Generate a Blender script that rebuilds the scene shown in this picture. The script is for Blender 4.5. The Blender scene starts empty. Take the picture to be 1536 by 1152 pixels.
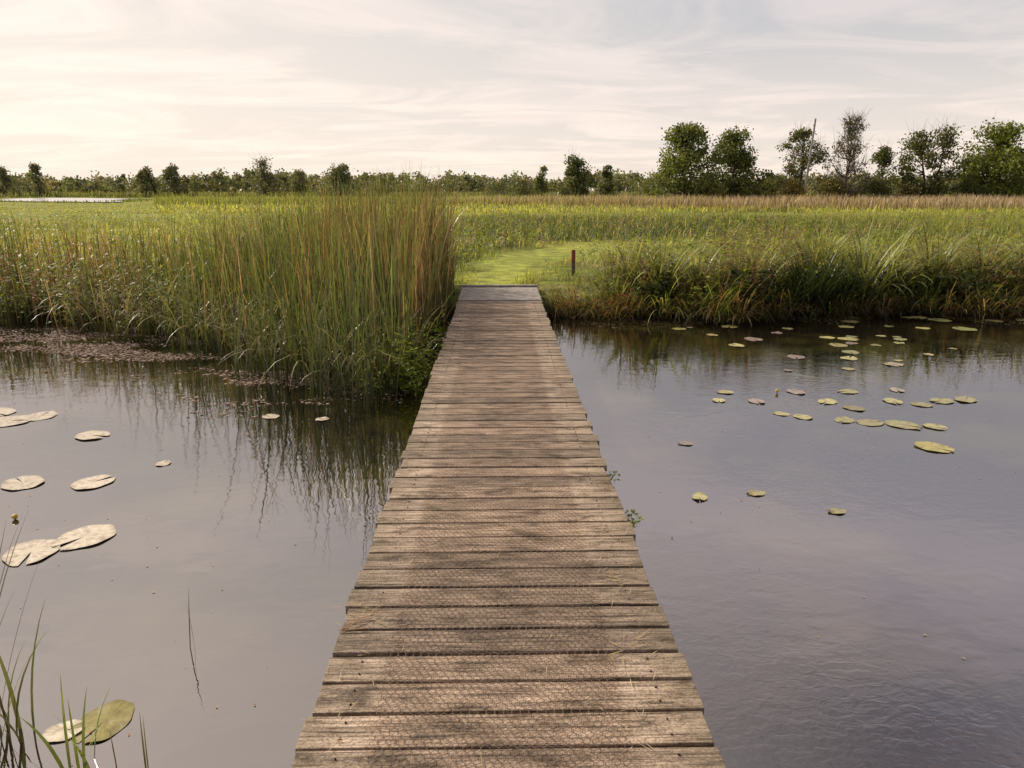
import bpy, bmesh, math
import numpy as np
from mathutils import Vector
rng = np.random.default_rng(7)
R = lambda a,b,n=None: rng.uniform(a,b,n)
scene = bpy.context.scene
scene.view_settings.view_transform='Standard'
scene.view_settings.look='None'
scene.view_settings.exposure=0

# ------------------------------------------------------------ helpers
def link(o, parent=None):
    scene.collection.objects.link(o)
    if parent: o.parent=parent
    return o

def quad_mesh(name, V, F, C=None, mat=None, parent=None, smooth=False):
    V=np.asarray(V,dtype=np.float32).reshape(-1,3); F=np.asarray(F,dtype=np.int32)
    k=F.shape[1]
    me=bpy.data.meshes.new(name)
    me.vertices.add(len(V)); me.vertices.foreach_set('co',V.ravel())
    me.loops.add(F.size); me.loops.foreach_set('vertex_index',F.ravel())
    me.polygons.add(len(F))
    me.polygons.foreach_set('loop_start',np.arange(0,F.size,k,dtype=np.int32))
    me.polygons.foreach_set('loop_total',np.full(len(F),k,dtype=np.int32))
    if smooth: me.polygons.foreach_set('use_smooth',np.ones(len(F),dtype=bool))
    me.update(calc_edges=True); me.validate()
    if C is not None:
        at=me.color_attributes.new('Col','FLOAT_COLOR','POINT')
        c=np.ones((len(V),4),dtype=np.float32); c[:,:3]=np.asarray(C).reshape(-1,3)
        at.data.foreach_set('color',c.ravel())
    if mat: me.materials.append(mat)
    return link(bpy.data.objects.new(name,me),parent)

class Acc:
    def __init__(s): s.V=[];s.F=[];s.C=[];s.n=0
    def add(s,V,F,C):
        s.V.append(V);s.F.append(F+s.n);s.C.append(C);s.n+=len(V)
    def build(s,name,mat,parent=None,smooth=False):
        return quad_mesh(name,np.concatenate(s.V),np.concatenate(s.F),np.concatenate(s.C),mat,parent,smooth)

def blades(base,h,w,az,lean,bend,segs,cb,ct,free=True,basew=0.7):
    n=len(base); h=np.broadcast_to(h,n); w=np.broadcast_to(w,n)
    az=np.broadcast_to(az,n); lean=np.broadcast_to(lean,n); bend=np.broadcast_to(bend,n)
    cb=np.broadcast_to(cb,(n,3)); ct=np.broadcast_to(ct,(n,3))
    phi=R(0,math.pi,n) if free else az+math.pi/2
    wd=np.stack([np.cos(phi),np.sin(phi),np.zeros(n)],1)
    ld=np.stack([np.cos(az),np.sin(az),np.zeros(n)],1)
    pos=base.copy().astype(float); rows=[];cols=[]
    for i in range(segs+1):
        t=i/segs
        ww=w*(basew+(1-basew)*min(1,t*4))*(1-t**3*0.93)*0.5
        rows.append(np.stack([pos-wd*ww[:,None],pos+wd*ww[:,None]],1))
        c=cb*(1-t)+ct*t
        cols.append(np.stack([c,c],1))
        th=lean+bend*((i+0.5)/segs)**1.5
        pos=pos+(ld*np.sin(th)[:,None]+np.array([0,0,1.])*np.cos(th)[:,None])*(h/segs)[:,None]
    V=np.stack(rows,1).reshape(-1,3); C=np.stack(cols,1).reshape(-1,3)
    m=2*(segs+1); b=(np.arange(n)*m)[:,None]
    F=[]
    for i in range(segs):
        F.append(b+np.array([[2*i,2*i+1,2*i+3,2*i+2]]))
    return V,np.stack(F,1).reshape(-1,4),C

def leaves(b,a,s,L,W,col):
    n=len(b); L=np.broadcast_to(L,n)[:,None]; W=np.broadcast_to(W,n)[:,None]
    V=np.stack([b,b+a*L*.45+s*W,b+a*L-np.array([0,0,.12])*L,b+a*L*.45-s*W],1).reshape(-1,3)
    F=(np.arange(n)*4)[:,None]+np.arange(4)[None]
    C=np.repeat(np.broadcast_to(col,(n,3)),4,axis=0)
    return V,F,C

def rand_frame(n):
    a=rng.normal(size=(n,3)); a/=np.linalg.norm(a,axis=1)[:,None]
    b=rng.normal(size=(n,3)); s=np.cross(a,b); s/=np.linalg.norm(s,axis=1)[:,None]
    return a,s

def vnoise(x,y,sc=1.,seed=0):
    r=np.random.default_rng(seed); out=0
    for i in range(7):
        k=sc*(1.45**i)*r.uniform(.7,1.3); a=r.uniform(0,6.28)
        out=out+np.sin(k*(x*math.cos(a)+y*math.sin(a))+r.uniform(0,6.28)+1.3*np.sin(k*.6*(y*math.cos(a)-x*math.sin(a))))/(1.2**i)
    return out/3.2

def cyl(p0,p1,r0,r1,col,k=6):
    p0=np.array(p0,float);p1=np.array(p1,float); d=p1-p0; L=np.linalg.norm(d)+1e-9; d/=L
    u=np.cross(d,[0.31,0.95,0.05]); u/=np.linalg.norm(u)+1e-9; v=np.cross(d,u)
    a=np.arange(k)*2*math.pi/k
    ring=np.cos(a)[:,None]*u+np.sin(a)[:,None]*v
    V=np.concatenate([p0+ring*r0,p1+ring*r1]); i=np.arange(k); j=(i+1)%k
    return V,np.stack([i,j,j+k,i+k],1),np.tile(np.array(col,float),(2*k,1))

# ------------------------------------------------------------ materials
def newmat(name):
    m=bpy.data.materials.new(name); m.use_nodes=True; nt=m.node_tree
    for n in list(nt.nodes): nt.nodes.remove(n)
    out=nt.nodes.new('ShaderNodeOutputMaterial')
    return m,nt,out
def N(nt,t,**kw):
    n=nt.nodes.new(t)
    for k,v in kw.items():
        if k in n.inputs.keys(): n.inputs[k].default_value=v
        else: setattr(n,k,v)
    return n

def foliage_mat(name,trans=0.4,rough=0.55,spec=0.3,gain=1.0,tintc=(1.5,1.35,.55)):
    m,nt,out=newmat(name)
    at=N(nt,'ShaderNodeAttribute',attribute_name='Col')
    geo=N(nt,'ShaderNodeNewGeometry')
    no=N(nt,'ShaderNodeTexNoise'); no.inputs['Scale'].default_value=9
    nt.links.new(geo.outputs['Position'],no.inputs['Vector'])
    mr=N(nt,'ShaderNodeMapRange'); mr.inputs['To Min'].default_value=.5*gain; mr.inputs['To Max'].default_value=1.5*gain
    nt.links.new(no.outputs['Fac'],mr.inputs['Value'])
    mul=N(nt,'ShaderNodeVectorMath',operation='SCALE')
    nt.links.new(at.outputs['Color'],mul.inputs[0]); nt.links.new(mr.outputs[0],mul.inputs['Scale'])
    p=N(nt,'ShaderNodeBsdfPrincipled'); p.inputs['Roughness'].default_value=rough; p.inputs['Specular IOR Level'].default_value=spec
    tr=N(nt,'ShaderNodeBsdfTranslucent')
    tint=N(nt,'ShaderNodeVectorMath',operation='MULTIPLY'); tint.inputs[1].default_value=tintc
    nt.links.new(mul.outputs[0],tint.inputs[0])
    nt.links.new(mul.outputs[0],p.inputs['Base Color']); nt.links.new(tint.outputs[0],tr.inputs['Color'])
    mx=N(nt,'ShaderNodeMixShader'); mx.inputs[0].default_value=trans
    nt.links.new(p.outputs[0],mx.inputs[1]); nt.links.new(tr.outputs[0],mx.inputs[2]); nt.links.new(mx.outputs[0],out.inputs[0])
    return m
M_reed=foliage_mat('reed_leaf',.33,.4,.5,1.2,(1.45,1.3,.6))
M_grass=foliage_mat('grass_blade',.47,.5,.4,1.3)
M_leaf=foliage_mat('tree_leaf',.32,.6,.3,1.1)
M_weed=foliage_mat('weed_leaf',.42,.5,.3,1.2)
M_dry=foliage_mat('dry_straw',.15,.8,.1)

def bark_mat():
    m,nt,out=newmat('bark'); at=N(nt,'ShaderNodeAttribute',attribute_name='Col')
    geo=N(nt,'ShaderNodeNewGeometry'); no=N(nt,'ShaderNodeTexNoise'); no.inputs['Scale'].default_value=6
    nt.links.new(geo.outputs['Position'],no.inputs['Vector'])
    mul=N(nt,'ShaderNodeMixRGB',blend_type='MULTIPLY'); mul.inputs[0].default_value=.7
    nt.links.new(at.outputs['Color'],mul.inputs[1]); nt.links.new(no.outputs['Fac'],mul.inputs[2])
    p=N(nt,'ShaderNodeBsdfPrincipled',Roughness=.9); nt.links.new(mul.outputs[0],p.inputs['Base Color']); nt.links.new(p.outputs[0],out.inputs[0])
    return m
M_bark=bark_mat()

def ramp(nt,stops):
    r=N(nt,'ShaderNodeValToRGB'); e=r.color_ramp.elements
    while len(e)<len(stops): e.new(.5)
    for i,(p,c) in enumerate(stops):
        e[i].position=p; e[i].color=(*c,1) if len(c)==3 else c
    return r

def wood_mat():
    m,nt,out=newmat('weathered_planks'); L=nt.links.new
    geo=N(nt,'ShaderNodeNewGeometry'); at=N(nt,'ShaderNodeAttribute',attribute_name='Col')
    sep=N(nt,'ShaderNodeSeparateColor'); L(at.outputs['Color'],sep.inputs[0])
    off=N(nt,'ShaderNodeVectorMath',operation='SCALE'); off.inputs['Scale'].default_value=37; L(at.outputs['Color'],off.inputs[0])
    add=N(nt,'ShaderNodeVectorMath',operation='ADD'); L(geo.outputs['Position'],add.inputs[0]); L(off.outputs[0],add.inputs[1])
    mp=N(nt,'ShaderNodeMapping'); mp.inputs['Scale'].default_value=(3.6,95,95); L(add.outputs[0],mp.inputs[0])
    g=N(nt,'ShaderNodeTexNoise'); g.inputs['Scale'].default_value=1; g.inputs['Detail'].default_value=8; g.inputs['Roughness'].default_value=.7; g.inputs['Distortion'].default_value=.6; L(mp.outputs[0],g.inputs['Vector'])
    mp2=N(nt,'ShaderNodeMapping'); mp2.inputs['Scale'].default_value=(5,12,12); L(add.outputs[0],mp2.inputs[0])
    g2=N(nt,'ShaderNodeTexNoise'); g2.inputs['Scale'].default_value=1; g2.inputs['Detail'].default_value=9; g2.inputs['Roughness'].default_value=.72; L(mp2.outputs[0],g2.inputs['Vector'])
    g3=N(nt,'ShaderNodeTexNoise'); g3.inputs['Scale'].default_value=120; g3.inputs['Detail'].default_value=5; g3.inputs['Roughness'].default_value=.7; L(geo.outputs['Position'],g3.inputs['Vector'])
    r=ramp(nt,[(.35,(.07,.05,.038)),(.44,(.285,.22,.168)),(.55,(.50,.405,.325)),(.75,(.72,.61,.51))]); L(g.outputs['Fac'],r.inputs[0])
    tone=N(nt,'ShaderNodeMapRange'); tone.inputs['To Min'].default_value=.62; tone.inputs['To Max'].default_value=1.14; L(sep.outputs[0],tone.inputs['Value'])
    s1=N(nt,'ShaderNodeVectorMath',operation='SCALE'); L(r.outputs[0],s1.inputs[0]); L(tone.outputs[0],s1.inputs['Scale'])
    st=ramp(nt,[(.37,(.20,.17,.13)),(.46,(.70,.67,.62)),(.56,(1.0,.97,.94)),(.7,(1.2,1.17,1.13))]); L(g2.outputs['Fac'],st.inputs[0])
    m1=N(nt,'ShaderNodeMixRGB',blend_type='MULTIPLY'); m1.inputs[0].default_value=.95; L(s1.outputs[0],m1.inputs[1]); L(st.outputs[0],m1.inputs[2])
    sp=ramp(nt,[(.40,(.40,.35,.31)),(.56,(1.1,1.1,1.1))]); L(g3.outputs['Fac'],sp.inputs[0])
    m2=N(nt,'ShaderNodeMixRGB',blend_type='MULTIPLY'); m2.inputs[0].default_value=.75; L(m1.outputs[0],m2.inputs[1]); L(sp.outputs[0],m2.inputs[2])
    sx=N(nt,'ShaderNodeSeparateXYZ'); L(geo.outputs['Position'],sx.inputs[0])
    ab=N(nt,'ShaderNodeMath',operation='ABSOLUTE'); L(sx.outputs[0],ab.inputs[0])
    mm=N(nt,'ShaderNodeMapRange'); mm.inputs['From Min'].default_value=.38; mm.inputs['From Max'].default_value=.42; mm.inputs['To Min'].default_value=.7; mm.inputs['To Max'].default_value=0; L(ab.outputs[0],mm.inputs['Value'])
    m3=N(nt,'ShaderNodeMixRGB',blend_type='MULTIPLY'); m3.inputs[2].default_value=(.98,.90,.85,1); L(mm.outputs[0],m3.inputs[0]); L(m2.outputs[0],m3.inputs[1])
    ed=N(nt,'ShaderNodeMapRange'); ed.inputs['From Min'].default_value=.5; ed.inputs['From Max'].default_value=.68; ed.inputs['To Min'].default_value=0; ed.inputs['To Max'].default_value=1; L(ab.outputs[0],ed.inputs['Value'])
    em=N(nt,'ShaderNodeMath',operation='MULTIPLY'); L(ed.outputs[0],em.inputs[0]); L(g2.outputs['Fac'],em.inputs[1])
    m4=N(nt,'ShaderNodeMixRGB'); m4.inputs[2].default_value=(.14,.115,.07,1); L(em.outputs[0],m4.inputs[0]); L(m3.outputs[0],m4.inputs[1])
    p=N(nt,'ShaderNodeBsdfPrincipled',Roughness=.7); p.inputs['Specular IOR Level'].default_value=.35; L(m4.outputs[0],p.inputs['Base Color'])
    b=N(nt,'ShaderNodeBump'); b.inputs['Strength'].default_value=1; b.inputs['Distance'].default_value=.006; L(g.outputs['Fac'],b.inputs['Height'])
    b2=N(nt,'ShaderNodeBump'); b2.inputs['Strength'].default_value=.5; b2.inputs['Distance'].default_value=.004; L(g3.outputs['Fac'],b2.inputs['Height']); L(b.outputs[0],b2.inputs['Normal']); L(b2.outputs[0],p.inputs['Normal'])
    L(p.outputs[0],out.inputs[0]); return m
M_wood=wood_mat()

def simple_mat(name,c1,c2,scale=20,rough=.7,metal=0,bump=.3):
    m,nt,out=newmat(name); L=nt.links.new
    geo=N(nt,'ShaderNodeNewGeometry'); no=N(nt,'ShaderNodeTexNoise'); no.inputs['Scale'].default_value=scale; no.inputs['Detail'].default_value=5
    L(geo.outputs['Position'],no.inputs['Vector'])
    r=ramp(nt,[(.35,c1),(.65,c2)]); L(no.outputs['Fac'],r.inputs[0])
    p=N(nt,'ShaderNodeBsdfPrincipled',Roughness=rough,Metallic=metal); L(r.outputs[0],p.inputs['Base Color'])
    b=N(nt,'ShaderNodeBump'); b.inputs['Strength'].default_value=bump; b.inputs['Distance'].default_value=.005; L(no.outputs['Fac'],b.inputs['Height']); L(b.outputs[0],p.inputs['Normal'])
    L(p.outputs[0],out.inputs[0]); return m

def water_mat(name='dark_water',ior=4.0,rough=.004,col=(1,.975,1,1)):
    m,nt,out=newmat(name); L=nt.links.new
    geo=N(nt,'ShaderNodeNewGeometry')
    mp=N(nt,'ShaderNodeMapping'); mp.inputs['Scale'].default_value=(1.5,2.2,1); L(geo.outputs['Position'],mp.inputs[0])
    n1=N(nt,'ShaderNodeTexNoise'); n1.inputs['Scale'].default_value=3.0; n1.inputs['Detail'].default_value=1.5; n1.inputs['Distortion'].default_value=.3; L(mp.outputs[0],n1.inputs['Vector'])
    n2=N(nt,'ShaderNodeTexNoise'); n2.inputs['Scale'].default_value=11; n2.inputs['Detail'].default_value=2; n2.inputs['Distortion'].default_value=.8; L(mp.outputs[0],n2.inputs['Vector'])
    b1=N(nt,'ShaderNodeBump'); b1.inputs['Strength'].default_value=.10; b1.inputs['Distance'].default_value=.017; L(n1.outputs['Fac'],b1.inputs['Height'])
    n3=N(nt,'ShaderNodeTexNoise'); n3.inputs['Scale'].default_value=.45; L(geo.outputs['Position'],n3.inputs['Vector'])
    sx=N(nt,'ShaderNodeSeparateXYZ'); L(geo.outputs['Position'],sx.inputs[0])
    rr=N(nt,'ShaderNodeMapRange'); rr.inputs['From Min'].default_value=-1; rr.inputs['From Max'].default_value=2; rr.inputs['To Min'].default_value=.25; rr.inputs['To Max'].default_value=1; L(sx.outputs[0],rr.inputs['Value'])
    r3=N(nt,'ShaderNodeMapRange'); r3.inputs['From Min'].default_value=.40; r3.inputs['From Max'].default_value=.60; r3.inputs['To Min'].default_value=.04; r3.inputs['To Max'].default_value=.24; L(n3.outputs['Fac'],r3.inputs['Value'])
    mu=N(nt,'ShaderNodeMath',operation='MULTIPLY'); L(rr.outputs[0],mu.inputs[0]); L(r3.outputs[0],mu.inputs[1])
    b2=N(nt,'ShaderNodeBump'); b2.inputs['Distance'].default_value=.008; L(mu.outputs[0],b2.inputs['Strength']); L(n2.outputs['Fac'],b2.inputs['Height']); L(b1.outputs[0],b2.inputs['Normal'])
    fr=N(nt,'ShaderNodeFresnel',IOR=ior); L(b2.outputs[0],fr.inputs['Normal'])
    n4=N(nt,'ShaderNodeTexNoise'); n4.inputs['Scale'].default_value=.8; n4.inputs['Detail'].default_value=6; L(geo.outputs['Position'],n4.inputs['Vector'])
    r4=ramp(nt,[(.5,(.006,.005,.004)),(.66,(.04,.035,.012))]); L(n4.outputs['Fac'],r4.inputs[0])
    d=N(nt,'ShaderNodeBsdfDiffuse'); L(r4.outputs[0],d.inputs[0])
    g=N(nt,'ShaderNodeBsdfGlossy',Roughness=rough); g.inputs['Color'].default_value=col; L(b2.outputs[0],g.inputs['Normal'])
    mx=N(nt,'ShaderNodeMixShader'); L(fr.outputs[0],mx.inputs[0]); L(d.outputs[0],mx.inputs[1]); L(g.outputs[0],mx.inputs[2]); L(mx.outputs[0],out.inputs[0])
    return m
M_water=water_mat()
M_pond=water_mat('breezy_water',2.3,.22,(.8,.77,.8,1))

def ground_mat():
    m,nt,out=newmat('meadow_ground'); L=nt.links.new
    geo=N(nt,'ShaderNodeNewGeometry'); at=N(nt,'ShaderNodeAttribute',attribute_name='Col')
    no=N(nt,'ShaderNodeTexNoise'); no.inputs['Scale'].default_value=3; no.inputs['Detail'].default_value=8; L(geo.outputs['Position'],no.inputs['Vector'])
    no2=N(nt,'ShaderNodeTexNoise'); no2.inputs['Scale'].default_value=.12; no2.inputs['Detail'].default_value=6; L(geo.outputs['Position'],no2.inputs['Vector'])
    r=ramp(nt,[(.3,(.5,.5,.5)),(.7,(1.4,1.35,1.2))]); L(no.outputs['Fac'],r.inputs[0])
    r2=ramp(nt,[(.35,(.75,.8,.8)),(.65,(1.2,1.15,1.1))]); L(no2.outputs['Fac'],r2.inputs[0])
    a=N(nt,'ShaderNodeMixRGB',blend_type='MULTIPLY'); a.inputs[0].default_value=1; L(at.outputs['Color'],a.inputs[1]); L(r.outputs[0],a.inputs[2])
    b=N(nt,'ShaderNodeMixRGB',blend_type='MULTIPLY'); b.inputs[0].default_value=1; L(a.outputs[0],b.inputs[1]); L(r2.outputs[0],b.inputs[2])
    p=N(nt,'ShaderNodeBsdfPrincipled',Roughness=.95); p.inputs['Specular IOR Level'].default_value=.1; L(b.outputs[0],p.inputs['Base Color'])
    bu=N(nt,'ShaderNodeBump'); bu.inputs['Strength'].default_value=.6; bu.inputs['Distance'].default_value=.05; L(no.outputs['Fac'],bu.inputs['Height']); L(bu.outputs[0],p.inputs['Normal'])
    L(p.outputs[0],out.inputs[0]); return m

# ------------------------------------------------------------ terrain
def bankline(x):
    return np.where(x>0, 11.75+.22*np.sin(x*1.3+.5)+.15*np.sin(x*3.1)+.08*np.sin(x*7)+.12*np.maximum(0,x-4.5), 11.6+.25*np.sin(x*.9))
def sst(t): t=np.clip(t,0,1); return t*t*(3-2*t)
def land(x,y):
    far=sst((y-bankline(x)+.15)/.9)
    near=sst((-2.2-y)/1.0)
    a=np.maximum(far,near)
    flat=.27+.06*sst((y-12.7)/.5)
    und=.05*vnoise(x,y,.25,3)*sst((y-16)/10)
    return -.55+(flat+.55)*a+und
def path_mask(x,y):
    t=np.maximum(y-15.5,0)
    c=.05*(y-13)+.055*t**2
    w=.62+.10*(y-13)+.06*t+.28*vnoise(x,y,1.5,91)
    return sst((w-np.abs(x-c))/.8+.2)*sst((27-y)/6)
DARK=np.array([.085,.115,.026]);LIGHT=np.array([.22,.26,.055]);BRIGHT=np.array([.31,.35,.08]);BROWN=np.array([.30,.24,.15]);TAN=np.array([.32,.27,.13])
def field_col(x,y):
    n=vnoise(x,y,.28,11); n3=vnoise(x,y*2.2,.13,13); n4=vnoise(x,y*1.6,.5,14); n5=vnoise(x,y,2.4,16)
    k=sst((n+.85)/1.1)[:,None]; c=DARK*(1-k)+LIGHT*k
    d=(sst((y-22)/4)*sst((56-y)/12)*sst((x+4)/4)*sst((20-x+y*.1)/10)*sst((n3+1.1)/.7))[:,None]*.9
    c=c*(1-d)+DARK*.85*d
    b=(sst((y-42)/12)*sst((n3+.9)/.8))[:,None]*.9; c=c*(1-b)+BRIGHT*.95*b
    lf=(sst((-x-1)/5)*sst((y-16)/6))[:,None]*.7; c=c*(1-lf)+BRIGHT*.9*lf
    tn=(sst((n4-.15)/.6)*.5)[:,None]; c=c*(1-tn)+TAN*.9*tn
    br=(sst((y-60)/14)*sst((x+.10*y-8)/22)*sst((n3+.9)/.9))[:,None]*.85
    c=c*(1-br)+BROWN*br
    c=c*(1+.38*n5*np.clip(30/y,.35,1))[:,None]
    p=path_mask(x,y)[:,None]; c=c*(1-p)+BRIGHT*(1.15+.2*n5[:,None])*p
    return np.maximum(c,.01)
xs=np.concatenate([-np.geomspace(14,3000,34)[::-1],np.arange(-13.5,13.6,.3),np.geomspace(14,3000,34)])
ys=np.concatenate([-np.geomspace(5,600,12)[::-1],np.arange(-4.5,10,.5),np.arange(10,18,.2),np.geomspace(18.2,3500,60)])
X,Y=np.meshgrid(xs,ys); Z=land(X,Y)
V=np.stack([X.ravel(),Y.ravel(),Z.ravel()],1); nx=len(xs)
i,j=np.meshgrid(np.arange(nx-1),np.arange(len(ys)-1)); q=(j*nx+i).ravel()
F=np.stack([q,q+1,q+1+nx,q+nx],1)
C=field_col(X.ravel(),np.maximum(Y.ravel(),1))*.7
mud=sst((.24-Z.ravel())/.15)[:,None]; C=C*(1-mud)+np.array([.02,.015,.01])*mud
quad_mesh('ground',V,F,C,ground_mat(),smooth=True)

quad_mesh('water',[(-220,-2.9,0),(220,-2.9,0),(220,30,0),(-220,30,0)],[[0,1,2,3]],None,M_water)
a=np.linspace(0,2*math.pi,64,endpoint=False)
py=132+28*np.sin(a)+3*np.cos(3*a)+1.5*np.sin(7*a); px=-.552*py+(11.5+2*np.sin(5*a))*np.cos(a)+1.5*np.sin(3*a)
me=bpy.data.meshes.new('pond'); me.from_pydata([(x,y,.44) for x,y in zip(px,py)],[],[list(range(64))]); me.materials.append(M_pond)
link(bpy.data.objects.new('pond',me))
def in_pond_view(x,y):
    return (x<-.44*y)&(x>-.67*y)&(y>40)&(y<162)
def in_pond(x,y): return ((x+.552*y)**2/11.5**2+(y-132)**2/28**2)<1

# ------------------------------------------------------------ boardwalk
walk=bpy.data.objects.new('boardwalk',None); link(walk)
CX=.02; W=1.245; TOP=.35
bm=bmesh.new(); lay=bm.verts.layers.float_color.new('Col')
y=-1.6; pitch=.1555
def box(bm,cx,cy,cz,sx,sy,sz,col,rz=0,rx=0,bev=.003):
    r=bmesh.ops.create_cube(bm,size=1); vs=r['verts']
    for v in vs: v.co=Vector((v.co.x*sx,v.co.y*sy,v.co.z*sz))
    es=list({e for v in vs for e in v.link_edges})
    rr=bmesh.ops.bevel(bm,geom=es,offset=bev,segments=2,affect='EDGES',profile=.6)
    allv=set(rr['verts'])|{v for v in vs if v.is_valid}
    c,s=math.cos(rz),math.sin(rz)
    for v in allv:
        X,Y,Z=v.co; Z+=rx*Y
        v.co=Vector((cx+X*c-Y*s,cy+X*s+Y*c,cz+Z)); v[lay]=(*col,1)
while y<11.3:
    wd=pitch-.0175+R(-.0035,.0035)
    col=(R(0,1),R(0,1),R(0,1))
    box(bm,CX+R(-.011,.011),y,TOP-.019+R(-.003,.0025),W+R(-.02,.02),wd,.038,col,R(-.005,.005),R(-.016,.016))
    y+=pitch
me=bpy.data.meshes.new('planks'); bm.to_mesh(me); bm.free(); me.materials.append(M_wood)
link(bpy.data.objects.new('planks',me),walk)
bm=bmesh.new(); lay=bm.verts.layers.float_color.new('Col')
M_land=simple_mat('pale_landing_boards',(.20,.18,.16),(.34,.31,.285),12,.8,0,.4)
for k in range(10):
    box(bm,CX,11.33+k*.147,TOP-.012,W+.02+R(-.01,.01),.142,.04,(.5,.5,.5),R(-.002,.002),0,.003)
box(bm,CX,12.86,TOP-.0,W+.06,.09,.07,(.5,.5,.5))
me=bpy.data.meshes.new('landing'); bm.to_mesh(me); bm.free(); me.materials.append(M_land)
link(bpy.data.objects.new('landing',me),walk)
M_beam=simple_mat('dark_beam',(.010,.008,.006),(.024,.018,.013),14,.8)  # beams and piles are near-black brown all over
bm=bmesh.new(); lay=bm.verts.layers.float_color.new('Col')
for sx in (-.5,0,.5): box(bm,CX+sx,5.6,TOP-.118,.07,14.6,.15,(0,0,0))
for yy in (0.2,3.1,6.0,8.9,11.6):
    box(bm,CX,yy,TOP-.243,1.24,.1,.1,(0,0,0))
    for sx in (-.5,.5): box(bm,CX+sx,yy+.11,-.35,.11,.11,1.1,(0,0,0))
me=bpy.data.meshes.new('beams_and_piles'); bm.to_mesh(me); bm.free(); me.materials.append(M_beam)
link(bpy.data.objects.new('beams_and_piles',me),walk)
cw=.027; s=cw/math.sqrt(3)
rows=int(12.9/(1.5*s)); colsn=int(.80/cw)
r_=np.arange(rows); c_=np.arange(colsn); RR,CC=np.meshgrid(r_,c_,indexing='ij')
hx=CX-.40+CC*cw+(RR%2)*cw/2; hy=-1.6+RR*1.5*s
wob=lambda x,y:(.006*np.sin(y*5.1+x*3)+.003*np.sin(y*13),.005*np.sin(x*9+y*2))
ang=[math.radians(30+60*k) for k in range(6)]
segsA=[]
for k in (0,1,2):
    a0,a1=ang[k],ang[k+1]
    segsA.append(np.stack([hx+s*math.cos(a0),hy+s*math.sin(a0),hx+s*math.cos(a1),hy+s*math.sin(a1)],-1).reshape(-1,4))
E=np.concatenate(segsA)
d1=wob(E[:,0],E[:,1]); d2=wob(E[:,2],E[:,3]); E[:,0]+=d1[0];E[:,1]+=d1[1];E[:,2]+=d2[0];E[:,3]+=d2[1]
dx=E[:,2]-E[:,0];dy=E[:,3]-E[:,1];l=np.hypot(dx,dy);nxx=-dy/l;nyy=dx/l; hw=.0011
zz=TOP+.0055
z1=zz+.002*np.sin(E[:,0]*60)*np.sin(E[:,1]*40); z2=zz+.002*np.sin(E[:,2]*60)*np.sin(E[:,3]*40)
V=np.stack([np.stack([E[:,0]+nxx*hw,E[:,1]+nyy*hw,z1],1),np.stack([E[:,2]+nxx*hw,E[:,3]+nyy*hw,z2],1),np.stack([E[:,2]-nxx*hw,E[:,3]-nyy*hw,z2],1),np.stack([E[:,0]-nxx*hw,E[:,1]-nyy*hw,z1],1)],1).reshape(-1,3)
F=(np.arange(len(E))*4)[:,None]+np.arange(4)[None]
M_wire=simple_mat('rusty_wire',(.04,.028,.022),(.12,.09,.07),40,.7,0)
quad_mesh('wire_mesh',V,F,None,M_wire,walk)
A=Acc()
for k in range(82):
    yy=-1.6+k*pitch
    for sx in (-.5,.5):
        for o in (-.035,.035):
            v,f,c=cyl((CX+sx+R(-.006,.006),yy+o,TOP-.002),(CX+sx,yy+o,TOP+.0025),.0035,.003,(.05,.04,.03),6); A.add(v,f,c)
A.build('nail_heads',M_bark,walk)
n=900; sy=R(1.2,11,n); side=rng.choice([-1,1],n)
sxx=CX+np.where(rng.random(n)<.65,side*R(.36,.6,n),R(-.55,.55,n))
st=Acc(); b=np.stack([sxx,sy,np.full(n,TOP+.006)],1)
st.add(*blades(b,R(.01,.06,n),R(.0015,.003,n),R(0,6.28,n),R(1.48,1.57,n),R(-.1,.05,n),3,(.42,.33,.2),(.5,.42,.27),free=False))
cl=[(-.53,2.62,24),(.5,2.9,14),(.46,2.4,10),(-.5,4.2,10),(.45,3.3,8)]
for (a_,b_,m_) in cl:
    b=np.stack([a_+rng.normal(0,.035,m_),b_+rng.normal(0,.04,m_),np.full(m_,TOP+.008)],1)
    st.add(*blades(b,R(.03,.08,m_),R(.002,.004,m_),R(0,6.28,m_),R(1.47,1.57,m_),R(0,.03,m_),4,(.34,.25,.15),(.45,.35,.2),free=False))
st.add(*blades(np.array([[-.60,2.5,TOP+.012],[-.60,2.5,TOP+.012],[-.58,2.56,TOP+.012]]),np.array([.2,.12,.16]),.007,np.array([.75,.1,.4]),1.53,.03,5,(.17,.10,.06),(.25,.16,.10),free=False))
st.build('dry_straw_litter',M_dry)

# ------------------------------------------------------------ reed bed (left)
def reed_front(x):
    return np.interp(x,[-16,-8,-5.1,-3.9,-3.1,-2.4,-1.94,-1.4,-.95,-.6],[11.8,11.3,10.3,9.6,8.7,8.0,7.45,7.3,7.15,8.0])+.18*np.sin(x*5.3)+.12*np.sin(x*11.7)
def reeds(n):
    x=R(-15,-.72,n*6); yv=R(6.6,13.4,n*6)
    f=reed_front(x); dd=yv-f
    keep=(dd>0)&(rng.random(n*6)<np.clip(.10+dd*.35+.7*vnoise(x,yv,3.0,5),0,1))
    keep&=~((x>-.85)&(rng.random(n*6)<.7))
    keep&=rng.random(n*6)<np.interp(x,[-9.5,-9,-6,-4,-3],[.3,.5,.5,.75,1])
    x,yv=x[keep][:n],yv[keep][:n]; return x,yv
x,yv=reeds(6200); n=len(x)
z=np.maximum(land(x,yv),-.05)
hmax=np.interp(x,[-15,-8,-5.5,-4,-2.5,-1.2,-.7],[1.22,1.22,1.15,1.48,1.74,1.84,1.68])
edge=np.clip((yv-reed_front(x))/1.0,0,1)
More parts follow.
